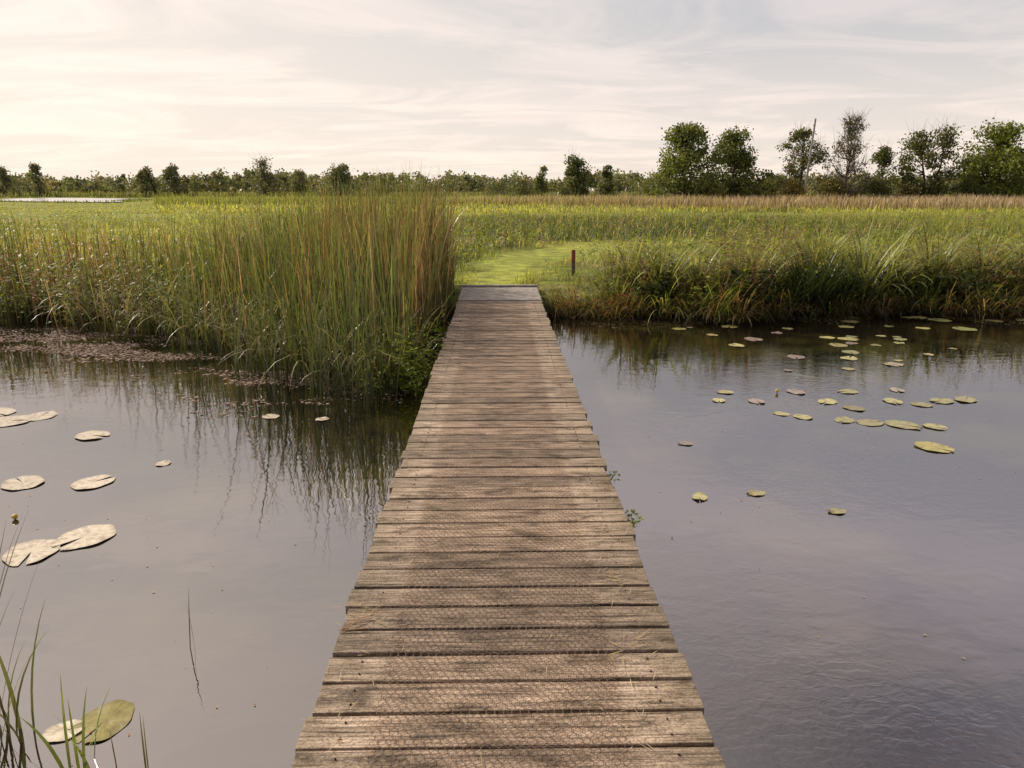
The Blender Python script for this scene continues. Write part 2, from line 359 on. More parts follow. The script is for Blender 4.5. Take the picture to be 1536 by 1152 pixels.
h=hmax*(.70+.26*edge)*(1.16-.70*rng.random(n)**1.4)*(1+.10*vnoise(x,yv,1.9,9))
g=rng.random((n,1)); brown=(rng.random(n)<np.interp(x,[-15,-7,-5,-3,-1.4,-.7],[.6,.6,.35,.15,.2,.24]))[:,None]
gv=R(.3,1.7,(n,1))
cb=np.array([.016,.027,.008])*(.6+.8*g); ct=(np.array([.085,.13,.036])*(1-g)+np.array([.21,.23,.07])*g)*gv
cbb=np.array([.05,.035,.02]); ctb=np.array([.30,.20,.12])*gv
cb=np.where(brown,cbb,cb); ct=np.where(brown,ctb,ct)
A=Acc()
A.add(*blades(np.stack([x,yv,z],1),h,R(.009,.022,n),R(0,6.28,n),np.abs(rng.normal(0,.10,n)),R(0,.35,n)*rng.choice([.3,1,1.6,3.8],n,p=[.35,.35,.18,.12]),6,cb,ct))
n2=480; x2=R(-2.4,-.75,n2); y2=R(8.2,13.4,n2)
A.add(*blades(np.stack([x2,y2,np.full(n2,0.)],1),R(1.4,2.04,n2),R(.005,.011,n2),R(0,6.28,n2),R(0,.12,n2),R(0,.15,n2),5,(.05,.06,.02),(.24,.095,.055)))
n3=560; x3=R(-6,-.8,n3); y3=reed_front(x3)+R(-.15,.6,n3)
A.add(*blades(np.stack([x3,y3,np.full(n3,0.)],1),R(.6,1.35,n3),R(.009,.016,n3),R(0,6.28,n3),R(.1,.5,n3),R(.8,2.6,n3),8,(.03,.04,.015),(.30,.27,.13),free=False))
n4=230; x4=np.concatenate([R(-5.4,-1.0,130),R(-2.8,-.9,100)]); y4=reed_front(x4)-np.abs(rng.normal(0,.25,n4))
A.add(*blades(np.stack([x4,y4,np.full(n4,-.02)],1),R(.7,1.8,n4),R(.009,.018,n4),R(0,6.28,n4),R(0,.16,n4),R(0,.5,n4),7,(.018,.028,.009),(.12,.15,.045)))
A.build('reed_bed',M_reed)

def weeds(A,x,y,z,h,nl,L,Wd,c0,c1,spread=.12):
    m=len(x); k=nl
    xi=np.repeat(x,k); yi=np.repeat(y,k); zi=np.repeat(z,k); hi=np.repeat(h,k); n=m*k
    t=R(.1,1,n)**.8; az=R(0,6.28,n); el=R(-.2,.8,n)
    la=np.repeat(R(0,6.28,m),k); ll=np.repeat(R(0,.3,m),k)
    b=np.stack([xi+np.cos(la)*ll*hi*t+rng.normal(0,spread*.3,n),yi+np.sin(la)*ll*hi*t+rng.normal(0,spread*.3,n),zi+hi*t],1)
    a=np.stack([np.cos(az)*np.cos(el),np.sin(az)*np.cos(el),np.sin(el)],1)
    s=np.stack([-np.sin(az),np.cos(az),R(-.5,.5,n)],1)
    g=(rng.random((n,1))*.6+np.repeat(rng.random((m,1)),k,0)*.4)
    A.add(*leaves(b,a,s,L*R(.6,1.3,n),Wd*R(.6,1.3,n),np.array(c0)*(1-g)+np.array(c1)*g))
    A.add(*blades(np.stack([x,y,z],1),h,.006,np.zeros(m),0.03,.05,3,np.array(c0)*.8,c0))

A=Acc()
m=330; x=R(-11,-4.0,m); y=reed_front(x)+R(.1,1.6,m)
weeds(A,x,y,np.zeros(m),R(.3,1.1,m),26,.10,.016,(.03,.045,.012),(.20,.24,.06))
m=110; x=R(-11,-5.0,m); y=reed_front(x)+R(0,1.4,m)
weeds(A,x,y,np.zeros(m),R(.7,1.35,m),30,.05,.014,(.12,.07,.05),(.34,.21,.15))
A.build('bank_herbs',M_weed)
A=Acc(); m=70; x=R(-1.25,-.68,m); y=R(7.0,9.3,m)
weeds(A,x,y,np.zeros(m),R(.2,.62,m),30,.09,.012,(.07,.10,.018),(.28,.35,.06))
A.build('fern_clump',M_weed)

# ------------------------------------------------------------ right bank vegetation
def tuft(A,cx,cy,n,h,w,cb,ct,r=.15,bend=(.6,2.0),lean=(.05,.5)):
    a=R(0,6.28,n); rr=r*np.sqrt(rng.random(n)); x=cx+rr*np.cos(a); y=cy+rr*np.sin(a)
    z=np.maximum(land(x,y),0)-.02; g=rng.random((n,1))
    A.add(*blades(np.stack([x,y,z],1),h*R(.6,1.1,n),w*R(.7,1.2,n),a+rng.normal(0,.5,n),R(lean[0],lean[1],n),R(bend[0],bend[1],n),8,np.array(cb)*(.6+.5*g),np.array(ct)*(.5+1.0*g),free=False))
A=Acc()
GB=(.03,.04,.014); GT=(.30,.33,.12)
for (tx,ty,n,h) in [(6.0,12.4,130,1.65),(6.6,12.7,110,1.6),(5.4,12.9,60,1.5),(7.4,12.8,90,1.35),(4.3,12.5,60,1.2),(2.7,12.4,110,1.3),(2.25,12.7,80,1.2),(3.3,12.4,50,1.0),(8.4,13.0,70,1.25),(9.2,13.1,60,1.2),(5.8,13.4,70,1.5),(10.3,13.5,90,1.3),(1.9,12.2,40,.85)]:
    tuft(A,tx,ty,n,h,.027,GB,GT,.2)
A.build('sedge_tufts',M_reed)
A=Acc()
for (tx,ty,n,h) in [(5.0,11.95,150,1.15),(5.45,12.1,140,1.15),(4.7,12.0,80,.95),(6.9,12.2,60,.8),(3.9,11.95,70,.75),(8.0,12.5,50,.75),(6.3,12.1,40,.6),(9.2,12.7,50,.7)]:
    tuft(A,tx,ty,n,h,.03,(.010,.015,.007),(.036,.056,.02),.22,(.4,1.4),(.05,.5))
A.build('dark_sedge',M_reed)
A=Acc()
for k in range(290):
    tx=R(1.0,13); ty=float(bankline(np.array([tx]))[0])+R(-.08,2.4)
    if tx<1.9 and ty>12.3: continue
    kind=rng.integers(7)
    ct=[(.17,.21,.05),(.30,.33,.10),(.40,.31,.18),(.05,.07,.024),(.24,.28,.07),(.26,.16,.10),(.36,.28,.17)][kind]
    tuft(A,tx,ty,int(R(18,50)),R(.35,1.0)*(1 if tx>2 else .5),.016,np.array(ct)*.15,ct,.12,(.3,2.2),(.05,.8))
m=7000; x=R(.72,13,m); y=bankline(x)+R(-.12,3.0,m)
keep=~((x<1.0+.1*(y-12))&(y>12.9)); x,y=x[keep],y[keep]; m=len(x)
nn=vnoise(x,y,2.0,21)
h=(.10+.42*sst(nn+.3))*R(.5,1.5,m)*np.interp(x,[.7,1.9,2.6,13],[.5,.5,1,1.1])
g=rng.random((m,1)); dry=(rng.random(m)<.30+.35*vnoise(x,y,1.1,33))[:,None]
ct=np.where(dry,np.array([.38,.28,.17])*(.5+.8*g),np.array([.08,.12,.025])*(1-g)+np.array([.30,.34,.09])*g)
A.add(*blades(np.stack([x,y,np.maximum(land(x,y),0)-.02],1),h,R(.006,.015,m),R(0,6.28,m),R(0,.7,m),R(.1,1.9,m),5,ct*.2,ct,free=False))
m=4600; x=R(.8,13,m); y=bankline(x)+R(-.38,.25,m); g=rng.random((m,1))
keep=vnoise(x,x*0,2.5,44)+rng.random(m)>.25; x,y,g=x[keep],y[keep],g[keep]; m=len(x)
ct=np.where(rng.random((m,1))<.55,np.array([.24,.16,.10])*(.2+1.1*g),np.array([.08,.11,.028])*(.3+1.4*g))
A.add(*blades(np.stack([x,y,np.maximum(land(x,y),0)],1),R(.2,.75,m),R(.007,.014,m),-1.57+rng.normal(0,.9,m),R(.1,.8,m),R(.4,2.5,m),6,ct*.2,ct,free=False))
A.build('bank_grass',M_grass)
A=Acc()
m=560; x=R(.85,12.5,m); y=bankline(x)+R(0,2.4,m); keep=~((x<1.9)&(y>12.5)); x,y=x[keep],y[keep]; m=len(x)
weeds(A,x,y,np.maximum(land(x,y),0),R(.2,.85,m)*np.interp(x,[.8,2,2.6],[.55,.6,1]),24,.10,.028,(.025,.045,.012),(.23,.28,.06))
m=150; x=rng.choice([2.4,3.8,4.6,5.1,5.6,6.6,7.3,8.3,9.4],m)+rng.normal(0,.2,m); y=bankline(x)+R(-.15,.5,m)
weeds(A,x,y,np.maximum(land(x,y),0),R(.3,.8,m)*np.interp(x,[1,2,3],[.5,.7,1]),30,.13,.04,(.012,.02,.007),(.06,.085,.024))
m=230; x=rng.choice([2.3,3.5,3.9,4.2,5.2,7.2,8.1,8.9,9.7,10.5],m)+rng.normal(0,.22,m); y=bankline(x)+R(.1,1.6,m)
weeds(A,x,y,np.maximum(land(x,y),0),R(.5,1.3,m),40,.045,.015,(.07,.04,.03),(.28,.17,.12))
m=12; x=rng.choice([5.3,5.2,7.4,4.2],m)+rng.normal(0,.2,m); y=R(13,14.4,m)
weeds(A,x,y,np.full(m,.3),R(1.0,1.55,m),36,.03,.01,(.07,.04,.03),(.17,.10,.07),.05)
m=34; x=R(.9,2.1,m); y=bankline(x)+R(-.1,.3,m)
weeds(A,x,y,np.zeros(m),R(.15,.4,m),26,.06,.018,(.12,.05,.03),(.30,.12,.05))
A.build('bank_weeds',M_weed)

# ------------------------------------------------------------ meadow grass
def meadow(n,y0,y1,hgt,wid,segs,lat=.85):
    yv=np.exp(R(math.log(y0),math.log(y1),n))
    x=R(-1,1,n)*(lat*yv+3)
    p=path_mask(x,yv); nn=vnoise(x,yv,1.1,41); nm=vnoise(x,yv,3.0,42)
    h=R(hgt[0],hgt[1],n)*(.45+.8*sst(nn+.5)+.35*np.clip(nm,-.6,1))
    tall=sst((yv-23)/5)*sst((50-yv)/8)*sst((x+3)/4)
    h=h*(1+.5*tall)*(1-.85*p)
    ok=~((x<-.7)&(yv<13.4))&~((x>.72)&(yv<13.8))&~((yv<13.05))
    ok&=~((x>.9)&(x<1.9)&(yv<15.6)&(h>.13))
    pv=in_pond_view(x,yv); h=np.where(pv,np.minimum(h,.11),h)
    ok&=~in_pond(x,yv)
    x,yv,h=x[ok],yv[ok],h[ok]; m=len(x)
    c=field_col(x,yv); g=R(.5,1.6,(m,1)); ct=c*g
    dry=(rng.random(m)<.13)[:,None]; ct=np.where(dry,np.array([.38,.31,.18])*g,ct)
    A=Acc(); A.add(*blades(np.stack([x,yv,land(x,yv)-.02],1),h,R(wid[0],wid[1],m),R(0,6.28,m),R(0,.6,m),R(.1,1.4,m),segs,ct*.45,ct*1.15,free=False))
    return A
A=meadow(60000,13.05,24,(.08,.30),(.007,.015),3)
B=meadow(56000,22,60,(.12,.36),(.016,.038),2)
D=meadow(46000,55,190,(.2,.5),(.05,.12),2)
for o in (B,D):
    for v,f,c in zip(o.V,o.F,o.C): A.add(v,f,c)
A.build('meadow_grass',M_grass)
A=Acc(); m=3600; y=R(14,46,m); x=R(-.7,.8,m)*y; keep=(path_mask(x,y)<.2)&(vnoise(x,y,.5,77)>-.2)&~((x>.8)&(x<2)&(y<16)); x,y=x[keep],y[keep]; m=len(x)
weeds(A,x,y,land(x,y),R(.15,.5,m),12,.12,.035,(.07,.10,.025),(.30,.34,.09))
m=600; y=R(15,50,m); x=R(-.05,.8,m)*y; keep=(path_mask(x,y)<.1)&(vnoise(x,y,.6,78)>.1); x,y=x[keep],y[keep]; m=len(x)
weeds(A,x,y,land(x,y),R(.3,.7,m),16,.08,.03,(.12,.07,.05),(.36,.26,.19))
A.build('meadow_herbs',M_weed)

def belt(name,n,f,hr,cb,ct,wid):
    x,y=f(n); ok=~in_pond_view(x,y); x,y=x[ok],y[ok]; m=len(x); g=R(.4,1.6,(m,1))
    A=Acc(); A.add(*blades(np.stack([x,y,land(x,y)],1),R(hr[0],hr[1],m)*(1+.25*vnoise(x,y,.35,51)),R(wid[0],wid[1],m),R(0,6.28,m),R(0,.2,m),R(0,.8,m),3,np.array(cb)*g,np.array(ct)*g)); A.build(name,M_reed)
def fr(n):
    y=R(60,100,n); x=R(-8,96,n); k=x+.9*(y-64)>R(6,34,n); k&=vnoise(x,y*2,.2,15)+rng.random(n)>.1; return x[k],y[k]
belt('brown_reed_belt',24000,fr,(.7,1.25),(.11,.09,.04),(.40,.31,.23),(.03,.08))
def fl(n):
    y=R(82,125,n); x=R(-120,25,n); return x,y
belt('green_reed_belt',18000,fl,(.4,1.1),(.08,.09,.02),(.26,.29,.08),(.04,.1))
def fm(n):
    y=R(165,215,n); x=R(-190,160,n); return x,y
belt('far_reed_belt',12000,fm,(.9,1.5),(.06,.075,.025),(.20,.21,.08),(.15,.3))
A=Acc(); m=900; t=R(0,6.28,m); yy=132+R(27,31,m)*np.sin(t); xx=-.552*yy+R(10.5,14.5,m)*np.cos(t); A.add(*blades(np.stack([xx,yy,np.full(m,.3)],1),R(.1,.5,m),R(.1,.2,m),R(0,6.28,m),R(0,.2,m),R(0,.6,m),2,(.06,.08,.02),(.20,.25,.07))); A.build('pond_rushes',M_reed)

# ------------------------------------------------------------ trees
def tree(name,x,y,H,cw,cbase=.2,nclump=38,lpc=85,lsize=.24,c0=(.035,.055,.015),c1=(.12,.15,.035),shape=.6,twig=0,trunks=1,clr=.16,bark=(.10,.08,.06)):
    root=bpy.data.objects.new(name,None); link(root)
    z0=float(land(np.array([x]),np.array([y]))[0]); A=Acc(); Lf=Acc()
    p1,p2=R(0,6.28),R(0,6.28)
    for tk in range(trunks):
        ox=(tk-(trunks-1)/2)*cw*.32
        pts=[np.array([x+ox*.4,y,z0-.1])]
        for q in range(1,7):
            t=q/6; pts.append(np.array([x+ox*(.4+.6*t)+R(-.15,.15)*t*2,y+R(-.12,.12)*2,z0+H*.9*t]))
        r0=H*.022
        for q in range(6): A.add(*cyl(pts[q],pts[q+1],r0*(1-q/6.5),r0*(1-(q+1)/6.5),bark,8))
        nc=nclump//trunks
        for k in range(nc):
            t=R(0,1); zc=cbase+(1-cbase)*t
            env=(math.sin(math.pi*min(1,(t*.84+.14))**shape))*.5*cw/(1 if trunks==1 else 1.35)
            env=max(env,.14*cw)
            a=R(0,6.28); env*=1+.28*math.sin(a+t*5+p1)+.18*math.sin(2*a-t*9+p2)
            rr=env*math.sqrt(R(.05,1))*R(.7,1.12)
            cr=cw*clr*R(.5,1.25)
            c=np.array([x+ox+rr*math.cos(a),y+rr*math.sin(a),z0+H*zc-cr*.6])
            tq=max(.12,min(.95,zc-.18*R(.6,1.3)))/.9*6; qi=min(5,int(tq)); p=pts[qi]+(pts[qi+1]-pts[qi])*min(1,tq-qi)
            mid=(p+c)/2+np.array([0,0,-.05*cw])+rng.normal(0,.08,3)
            A.add(*cyl(p,mid,r0*.38,r0*.24,bark,5)); A.add(*cyl(mid,c,r0*.24,r0*.08,bark,5))
            for _ in range(4+twig):
                e=c+rng.normal(0,1,3)*cr*.8+np.array([0,0,cr*(.4+.5*(twig>0))])
                if twig==0: e=c+(e-c)*.7
                A.add(*cyl(c,e,r0*.1,r0*.03,bark,3))
            m=int(lpc*R(.4,1.4))
            d=rng.normal(size=(m,3)); d/=np.linalg.norm(d,axis=1)[:,None]; rad=R(.15,1,m)**.5
            pos=c+d*rad[:,None]*cr*np.array([1.2,1.2,.8])*R(.8,1.3,(m,1))
            g=np.clip(rng.random((m,1))*.7+R(0,.35),0,1)
            aa,ss=rand_frame(m)
            Lf.add(*leaves(pos,aa,ss,lsize*R(.6,1.4,m),lsize*.36*R(.7,1.3,m),np.array(c0)*(1-g)+np.array(c1)*g))
    A.build('trunk_and_limbs',M_bark,root); Lf.build('crown',M_leaf,root)
G0=(.035,.055,.015)
tree('oak_tree',24.0,100,9.9,10.2,.03,100,120,.34,G0,(.22,.26,.07),.75,clr=.135)
tree('oak_tree',30.8,102,9.8,8.6,.10,80,115,.34,(.03,.045,.014),(.16,.185,.05),.72,clr=.14)
tree('alder_tree',39.4,101,9.4,6.8,.28,44,85,.3,(.04,.05,.02),(.17,.18,.065),.78,twig=2,clr=.14)
tree('poplar_tree',44.9,100,10.9,7.4,.06,90,46,.22,(.06,.06,.035),(.21,.19,.11),.66,twig=8,clr=.125,bark=(.16,.14,.12))
tree('birch_tree',50.0,101,7.2,4.6,.08,40,90,.27,(.035,.05,.018),(.17,.19,.07),.65,twig=2,clr=.18)
tree('alder_tree',55.8,100,9.7,8.8,.14,70,95,.32,(.03,.042,.014),(.15,.17,.045),.8,trunks=2,twig=2,clr=.13)
tree('oak_tree',64.8,100,9.9,12,.02,125,130,.36,G0,(.21,.25,.05),.9,clr=.12)
tree('oak_tree',73.5,103,9.2,9.5,.02,76,120,.36,G0,(.17,.20,.04),.9,clr=.135)
tree('alder_tree',12.9,128,7.1,6.2,.03,50,90,.38,(.03,.045,.018),(.15,.175,.06),.7,twig=1,clr=.165)
tree('birch_tree',18.2,130,5.7,3.0,.03,26,80,.34,(.03,.04,.018),(.14,.16,.05),.6,clr=.22)
tree('birch_tree',7.3,130,5.5,3.2,.03,24,60,.34,(.04,.055,.02),(.18,.21,.07),.6,twig=2,clr=.2)
HZ0=(.07,.08,.05);HZ1=(.21,.22,.12)  # far-tree leaf tones with aerial haze mixed into the colour
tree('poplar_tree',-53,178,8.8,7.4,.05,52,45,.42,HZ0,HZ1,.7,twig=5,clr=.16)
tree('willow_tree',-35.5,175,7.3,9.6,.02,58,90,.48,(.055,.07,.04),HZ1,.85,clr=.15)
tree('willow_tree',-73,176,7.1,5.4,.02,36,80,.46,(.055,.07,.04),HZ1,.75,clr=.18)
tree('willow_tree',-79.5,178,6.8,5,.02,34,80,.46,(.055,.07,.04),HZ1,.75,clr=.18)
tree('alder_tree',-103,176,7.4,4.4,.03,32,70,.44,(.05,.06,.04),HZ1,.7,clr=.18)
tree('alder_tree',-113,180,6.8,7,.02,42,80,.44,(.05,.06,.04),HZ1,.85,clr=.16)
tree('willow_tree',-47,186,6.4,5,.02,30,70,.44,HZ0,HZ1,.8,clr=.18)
for (sx,sy,sh,sw,cc) in [(33.5,96,3.2,3.6,(.16,.17,.05)),(36.8,97,2.9,4,(.24,.20,.06)),(42,97,3,4.4,(.18,.16,.05)),(47.5,97,2.8,4,(.10,.12,.04)),(52.5,98,2.6,4,(.17,.15,.06)),(59.5,97,2.8,5,(.08,.10,.03)),(27.2,97,2.6,3,(.2,.22,.06)),(68,97,3,6,(.08,.10,.03)),(4,125,2.6,6,(.10,.12,.04)),(0,140,3.4,7,(.09,.11,.04)),(-14,150,3.6,8,(.11,.12,.05)),(-25,160,3.2,6,(.14,.15,.06))]:
    tree('shrub',sx,sy,sh,sw,.02,24,90,.26,tuple(v*.4 for v in cc),tuple(v*1.2 for v in cc),.9,clr=.2)

A=Acc(); nc=3200
x=R(-330,330,nc); yb=R(215,290,nc)
top=5.6+1.5*vnoise(x,0*x,.06,61)+1.7*vnoise(x,0*x,.25,62)+R(-.9,.9,nc)
top=np.maximum(top,3.4)*yb/240
cr=R(.8,2.1,nc); zc=.3+top*R(.1,1,nc)**.6-cr*.3
k=44; n=nc*k
d=rng.normal(size=(n,3)); d/=np.linalg.norm(d,axis=1)[:,None]
c=np.stack([x,yb,zc],1); pos=np.repeat(c,k,0)+d*np.repeat(cr,k)[:,None]*R(.2,1.15,(n,1))*np.array([1,1,1.1]); pos[:,2]=np.maximum(pos[:,2],.2)
tone=np.repeat(rng.random((nc,1)),k,0); g=np.clip(.6*tone+.4*rng.random((n,1)),0,1)
hue=np.repeat(rng.random((nc,1))<.3,k,0)
col=np.where(hue,np.array([.12,.105,.07])*(1-g)+np.array([.29,.26,.16])*g,np.array([.07,.085,.055])*(1-g)+np.array([.20,.22,.12])*g)  # distance haze is painted into these greyed leaf colours
aa,ss=rand_frame(n); A.add(*leaves(pos,aa,ss,1.0,.38,col))
A.build('distant_trees',M_leaf)

# ------------------------------------------------------------ posts and pole
post=bpy.data.objects.new('marker_post',None); link(post)
M_red=simple_mat('faded_red_paint',(.14,.018,.018),(.24,.035,.03),30,.6)
M_post=simple_mat('post_wood',(.05,.035,.03),(.12,.085,.065),25,.8)
def oct_post(name,cx,cy,z0,z1,r,mat,par,cap=True):
    bm=bmesh.new(); bmesh.ops.create_cone(bm,cap_ends=True,segments=10,radius1=r,radius2=r*.96,depth=z1-z0)
    bmesh.ops.bevel(bm,geom=[e for e in bm.edges if all(v.co.z>0 for v in e.verts)],offset=r*.25,segments=2,affect='EDGES')
    me=bpy.data.meshes.new(name); bm.to_mesh(me); bm.free(); me.materials.append(mat)
    o=link(bpy.data.objects.new(name,me),par); o.location=(cx,cy,(z0+z1)/2); return o
oct_post('shaft',1.46,14.8,.1,.60,.038,M_post,post)
oct_post('painted_top',1.46,14.8,.595,.83,.041,M_red,post)
pole=bpy.data.objects.new('utility_pole',None); link(pole)
M_pole=simple_mat('pale_pole',(.24,.23,.22),(.32,.31,.29),3,.6)
A=Acc(); A.add(*cyl((38.4,97,0),(39.0,97,10.4),.16,.11,(1,1,1),12)); A.add(*cyl((39.0,97,10.4),(39.0,97,10.47),.13,.06,(1,1,1),12)); A.build('shaft',M_pole,pole)
A=Acc(); A.add(*cyl((38.9,97,9.6),(38.93,97,9.7),.17,.17,(1,1,1),12)); A.build('collar',M_pole,pole)

# ------------------------------------------------------------ water plants
def pad_mat():
    m,nt,out=newmat('lily_pad'); L=nt.links.new
    at=N(nt,'ShaderNodeAttribute',attribute_name='Col'); geo=N(nt,'ShaderNodeNewGeometry')
    no=N(nt,'ShaderNodeTexNoise'); no.inputs['Scale'].default_value=22; no.inputs['Detail'].default_value=5; L(geo.outputs['Position'],no.inputs['Vector'])
    r=ramp(nt,[(.3,(.5,.4,.3)),(.5,(1,1,1)),(.75,(1.2,1.2,1.1))]); L(no.outputs['Fac'],r.inputs[0])
    mx=N(nt,'ShaderNodeMixRGB',blend_type='MULTIPLY'); mx.inputs[0].default_value=.8; L(at.outputs['Color'],mx.inputs[1]); L(r.outputs[0],mx.inputs[2])
    p=N(nt,'ShaderNodeBsdfPrincipled',Roughness=.3); L(mx.outputs[0],p.inputs['Base Color'])
    b=N(nt,'ShaderNodeBump'); b.inputs['Strength'].default_value=.4; b.inputs['Distance'].default_value=.006; L(no.outputs['Fac'],b.inputs['Height']); L(b.outputs[0],p.inputs['Normal'])
    L(p.outputs[0],out.inputs[0]); return m
M_pad=pad_mat()
def pad(A,x,y,d,col,asp=.82,zoff=None):
    K=60; RN=5; a0=R(0,6.28); notch=R(.06,.18)
    th=np.linspace(notch,2*math.pi-notch,K)
    zb=R(.004,.008) if zoff is None else zoff
    rim=1+.03*np.sin(3*th+R(0,6))+.025*np.sin(7*th+R(0,6)); ph=R(0,6); curl=R(.0,.010)
    Vs=[];Cs=[]
    for q in range(RN+1):
        f=q/RN
        rr=.5*d*f*rim+.001
        lx=rr*np.cos(th); ly=rr*np.sin(th)*asp
        zz_=zb+.002*np.sin(4*th+ph)*f*f+curl*max(0,f-.75)*np.maximum(0,np.sin(2*th+ph))*2
        X=x+lx*math.cos(a0)-ly*math.sin(a0); Y=y+lx*math.sin(a0)+ly*math.cos(a0)
        Vs.append(np.stack([X,Y,zz_],1))
        vein=(np.cos(th*17)>.72)*(.25+.0*f)+1
        Cs.append(np.array(col)*vein[:,None]*(1-.2*(q==RN)))
    V=np.concatenate(Vs);C=np.concatenate(Cs); F=[]
    for q in range(RN):
        i=np.arange(K-1); F.append(np.stack([q*K+i,q*K+i+1,(q+1)*K+i+1,(q+1)*K+i],1))
    A.add(V,np.concatenate(F),C)
PALE=(.48,.42,.34); YG=(.36,.33,.15); BR=(.27,.22,.19)
A=Acc()
for (x,y,d) in [(-4.27,6.35,.40),(-4.08,6.5,.30),(-4.55,6.6,.36),(-3.33,5.93,.27),(-3.27,4.9,.29),(-2.79,4.9,.28),(-2.6,3.87,.32),(-2.40,4.05,.34),(-2.03,6.45,.16),(-2.47,5.27,.12),(-1.55,6.35,.12)]:
    pad(A,x,y,d,np.array(PALE)*R(.85,1.1),.85)
pad(A,-1.62,2.42,.14,PALE,.8); pad(A,-1.50,2.47,.24,(.20,.17,.04),.8,.003)
A.build('water_lily_pads',M_pad,smooth=True)
A=Acc()
for (x,y,d,c) in [(1.31,4.57,.13,YG),(1.70,4.63,.12,YG),(2.11,4.33,.12,(.26,.24,.12)),(3.39,5.52,.28,(.38,.33,.10)),(1.48,5.65,.12,BR),(2.25,7.2,.18,YG),(2.45,6.86,.20,BR),(2.1,6.9,.14,YG),(2.96,7.2,.20,BR),(2.54,6.45,.15,YG),(2.69,6.35,.18,YG),(3.12,6.84,.22,YG),(3.48,7.2,.22,YG),(3.27,6.61,.22,(.28,.24,.12)),(3.02,6.25,.21,YG),(4,7.25,.18,BR),(3.75,6.84,.20,YG),(3.96,6.72,.20,YG),(4.22,6.84,.25,YG),(4.47,6.88,.23,YG),(3.21,6.17,.23,YG),(3.46,6.10,.29,YG),(3.70,6.04,.2,YG)]:
    pad(A,x,y,d*R(.9,1.05),np.array(c)*R(.7,1.2),.8)
for k in range(28):
    t=rng.random(); x=2.4+3.2*t+R(-.2,.2); y=R(8.0,10.9); pad(A,x,y,R(.10,.28),np.array([YG,YG,(.24,.24,.12),BR][rng.integers(4)])*R(.6,1.15),.85)
for k in range(24):
    x=R(5.2,9.8); y=R(9.6,11.9); pad(A,x,y,R(.14,.36),np.array([YG,(.24,.26,.11)][rng.integers(2)])*R(.7,1.1),.9)
A.build('water_lily_pads',M_pad,smooth=True)
A=Acc(); n=110000; x=R(-9,-.9,n); y=R(6.4,11,n); f=reed_front(x)
dist=f-y; dens=np.clip(1.25-dist/1.5,0,1)*(dist>-.6)*np.clip(vnoise(x*1.0,y*2.2,1.6,71)*1.6+.2,0,1)*np.interp(x,[-9,-6.4,-5.6,-1.9,-1.2],[.1,.5,1,.8,.1])
k=rng.random(n)<dens; x,y=x[k],y[k]; m=len(x)
az=R(0,6.28,m); a_=np.stack([np.cos(az),np.sin(az),np.zeros(m)],1); s_=np.stack([-np.sin(az),np.cos(az),R(-.15,.15,m)],1)
g=rng.random((m,1)); col=np.array([.10,.065,.055])*(1-g)+np.array([.38,.29,.26])*g; L_=R(.012,.05,m)  # pale pinkish end puts surface glare into the weed's brown colour
V,F,C=leaves(np.stack([x,y,R(.004,.012,m)],1),a_,s_,L_,L_*.4,col); V[:,2]=np.maximum(V[:,2],.003); A.add(V,F,C)
n=12000; x=R(.75,12,n); y=bankline(x)-np.abs(rng.normal(0,.32,n))-.02; k=vnoise(x,y,1.1,81)>-.2; x,y=x[k],y[k]; m=len(x)
az=R(0,6.28,m); a_=np.stack([np.cos(az),np.sin(az),np.zeros(m)],1); s_=np.stack([-np.sin(az),np.cos(az),np.zeros(m)],1); g=rng.random((m,1)); L_=R(.012,.045,m)
V,F,C=leaves(np.stack([x,y,R(.004,.01,m)],1),a_,s_,L_,L_*.4,np.array([.04,.035,.018])*(1-g)+np.array([.18,.14,.08])*g); V[:,2]=np.maximum(V[:,2],.003); A.add(V,F,C)
m=360; x=np.concatenate([R(-5,-.8,180),R(.8,6,180)]); y=R(1.8,8.5,m)
az=R(0,6.28,m); a_=np.stack([np.cos(az),np.sin(az),np.zeros(m)],1); s_=np.stack([-np.sin(az),np.cos(az),np.zeros(m)],1); L_=R(.005,.02,m)
V,F,C=leaves(np.stack([x,y,np.full(m,.005)],1),a_,s_,L_,L_*.35,np.where(rng.random((m,1))<.3,np.array([.35,.12,.05]),np.array([.35,.28,.18]))); V[:,2]=.005; A.add(V,F,C)
A.build('floating_weed',M_dry)
M_bud=simple_mat('yellow_bud',(.35,.24,.02),(.5,.36,.04),30,.5); M_stem=simple_mat('green_stem',(.05,.06,.02),(.1,.11,.03),20,.6)
def bud(x,y,h=.05,r=.022):
    root=bpy.data.objects.new('water_lily_bud',None); link(root)
    bm=bmesh.new(); bmesh.ops.create_uvsphere(bm,u_segments=12,v_segments=8,radius=r)
    for v in bm.verts:
        a=math.atan2(v.co.y,v.co.x); kk=1+.1*math.cos(5*a); v.co.x*=kk; v.co.y*=kk
        if v.co.z>0: v.co.z*=.8
    me=bpy.data.meshes.new('petals'); bm.to_mesh(me); bm.free(); me.materials.append(M_bud); o=link(bpy.data.objects.new('petals',me),root); o.location=(x,y,h)
    A=Acc(); A.add(*cyl((x,y,-.1),(x,y,h-r*.7),.005,.006,(1,1,1),6)); A.build('stem',M_stem,root)
bud(-2.96,4.31,.02,.018); bud(2.75,7.15,.03,.018); bud(4.3,5.5,.05,.012); bud(4.15,5.25,.05,.011); bud(4.5,5.9,.05,.012)

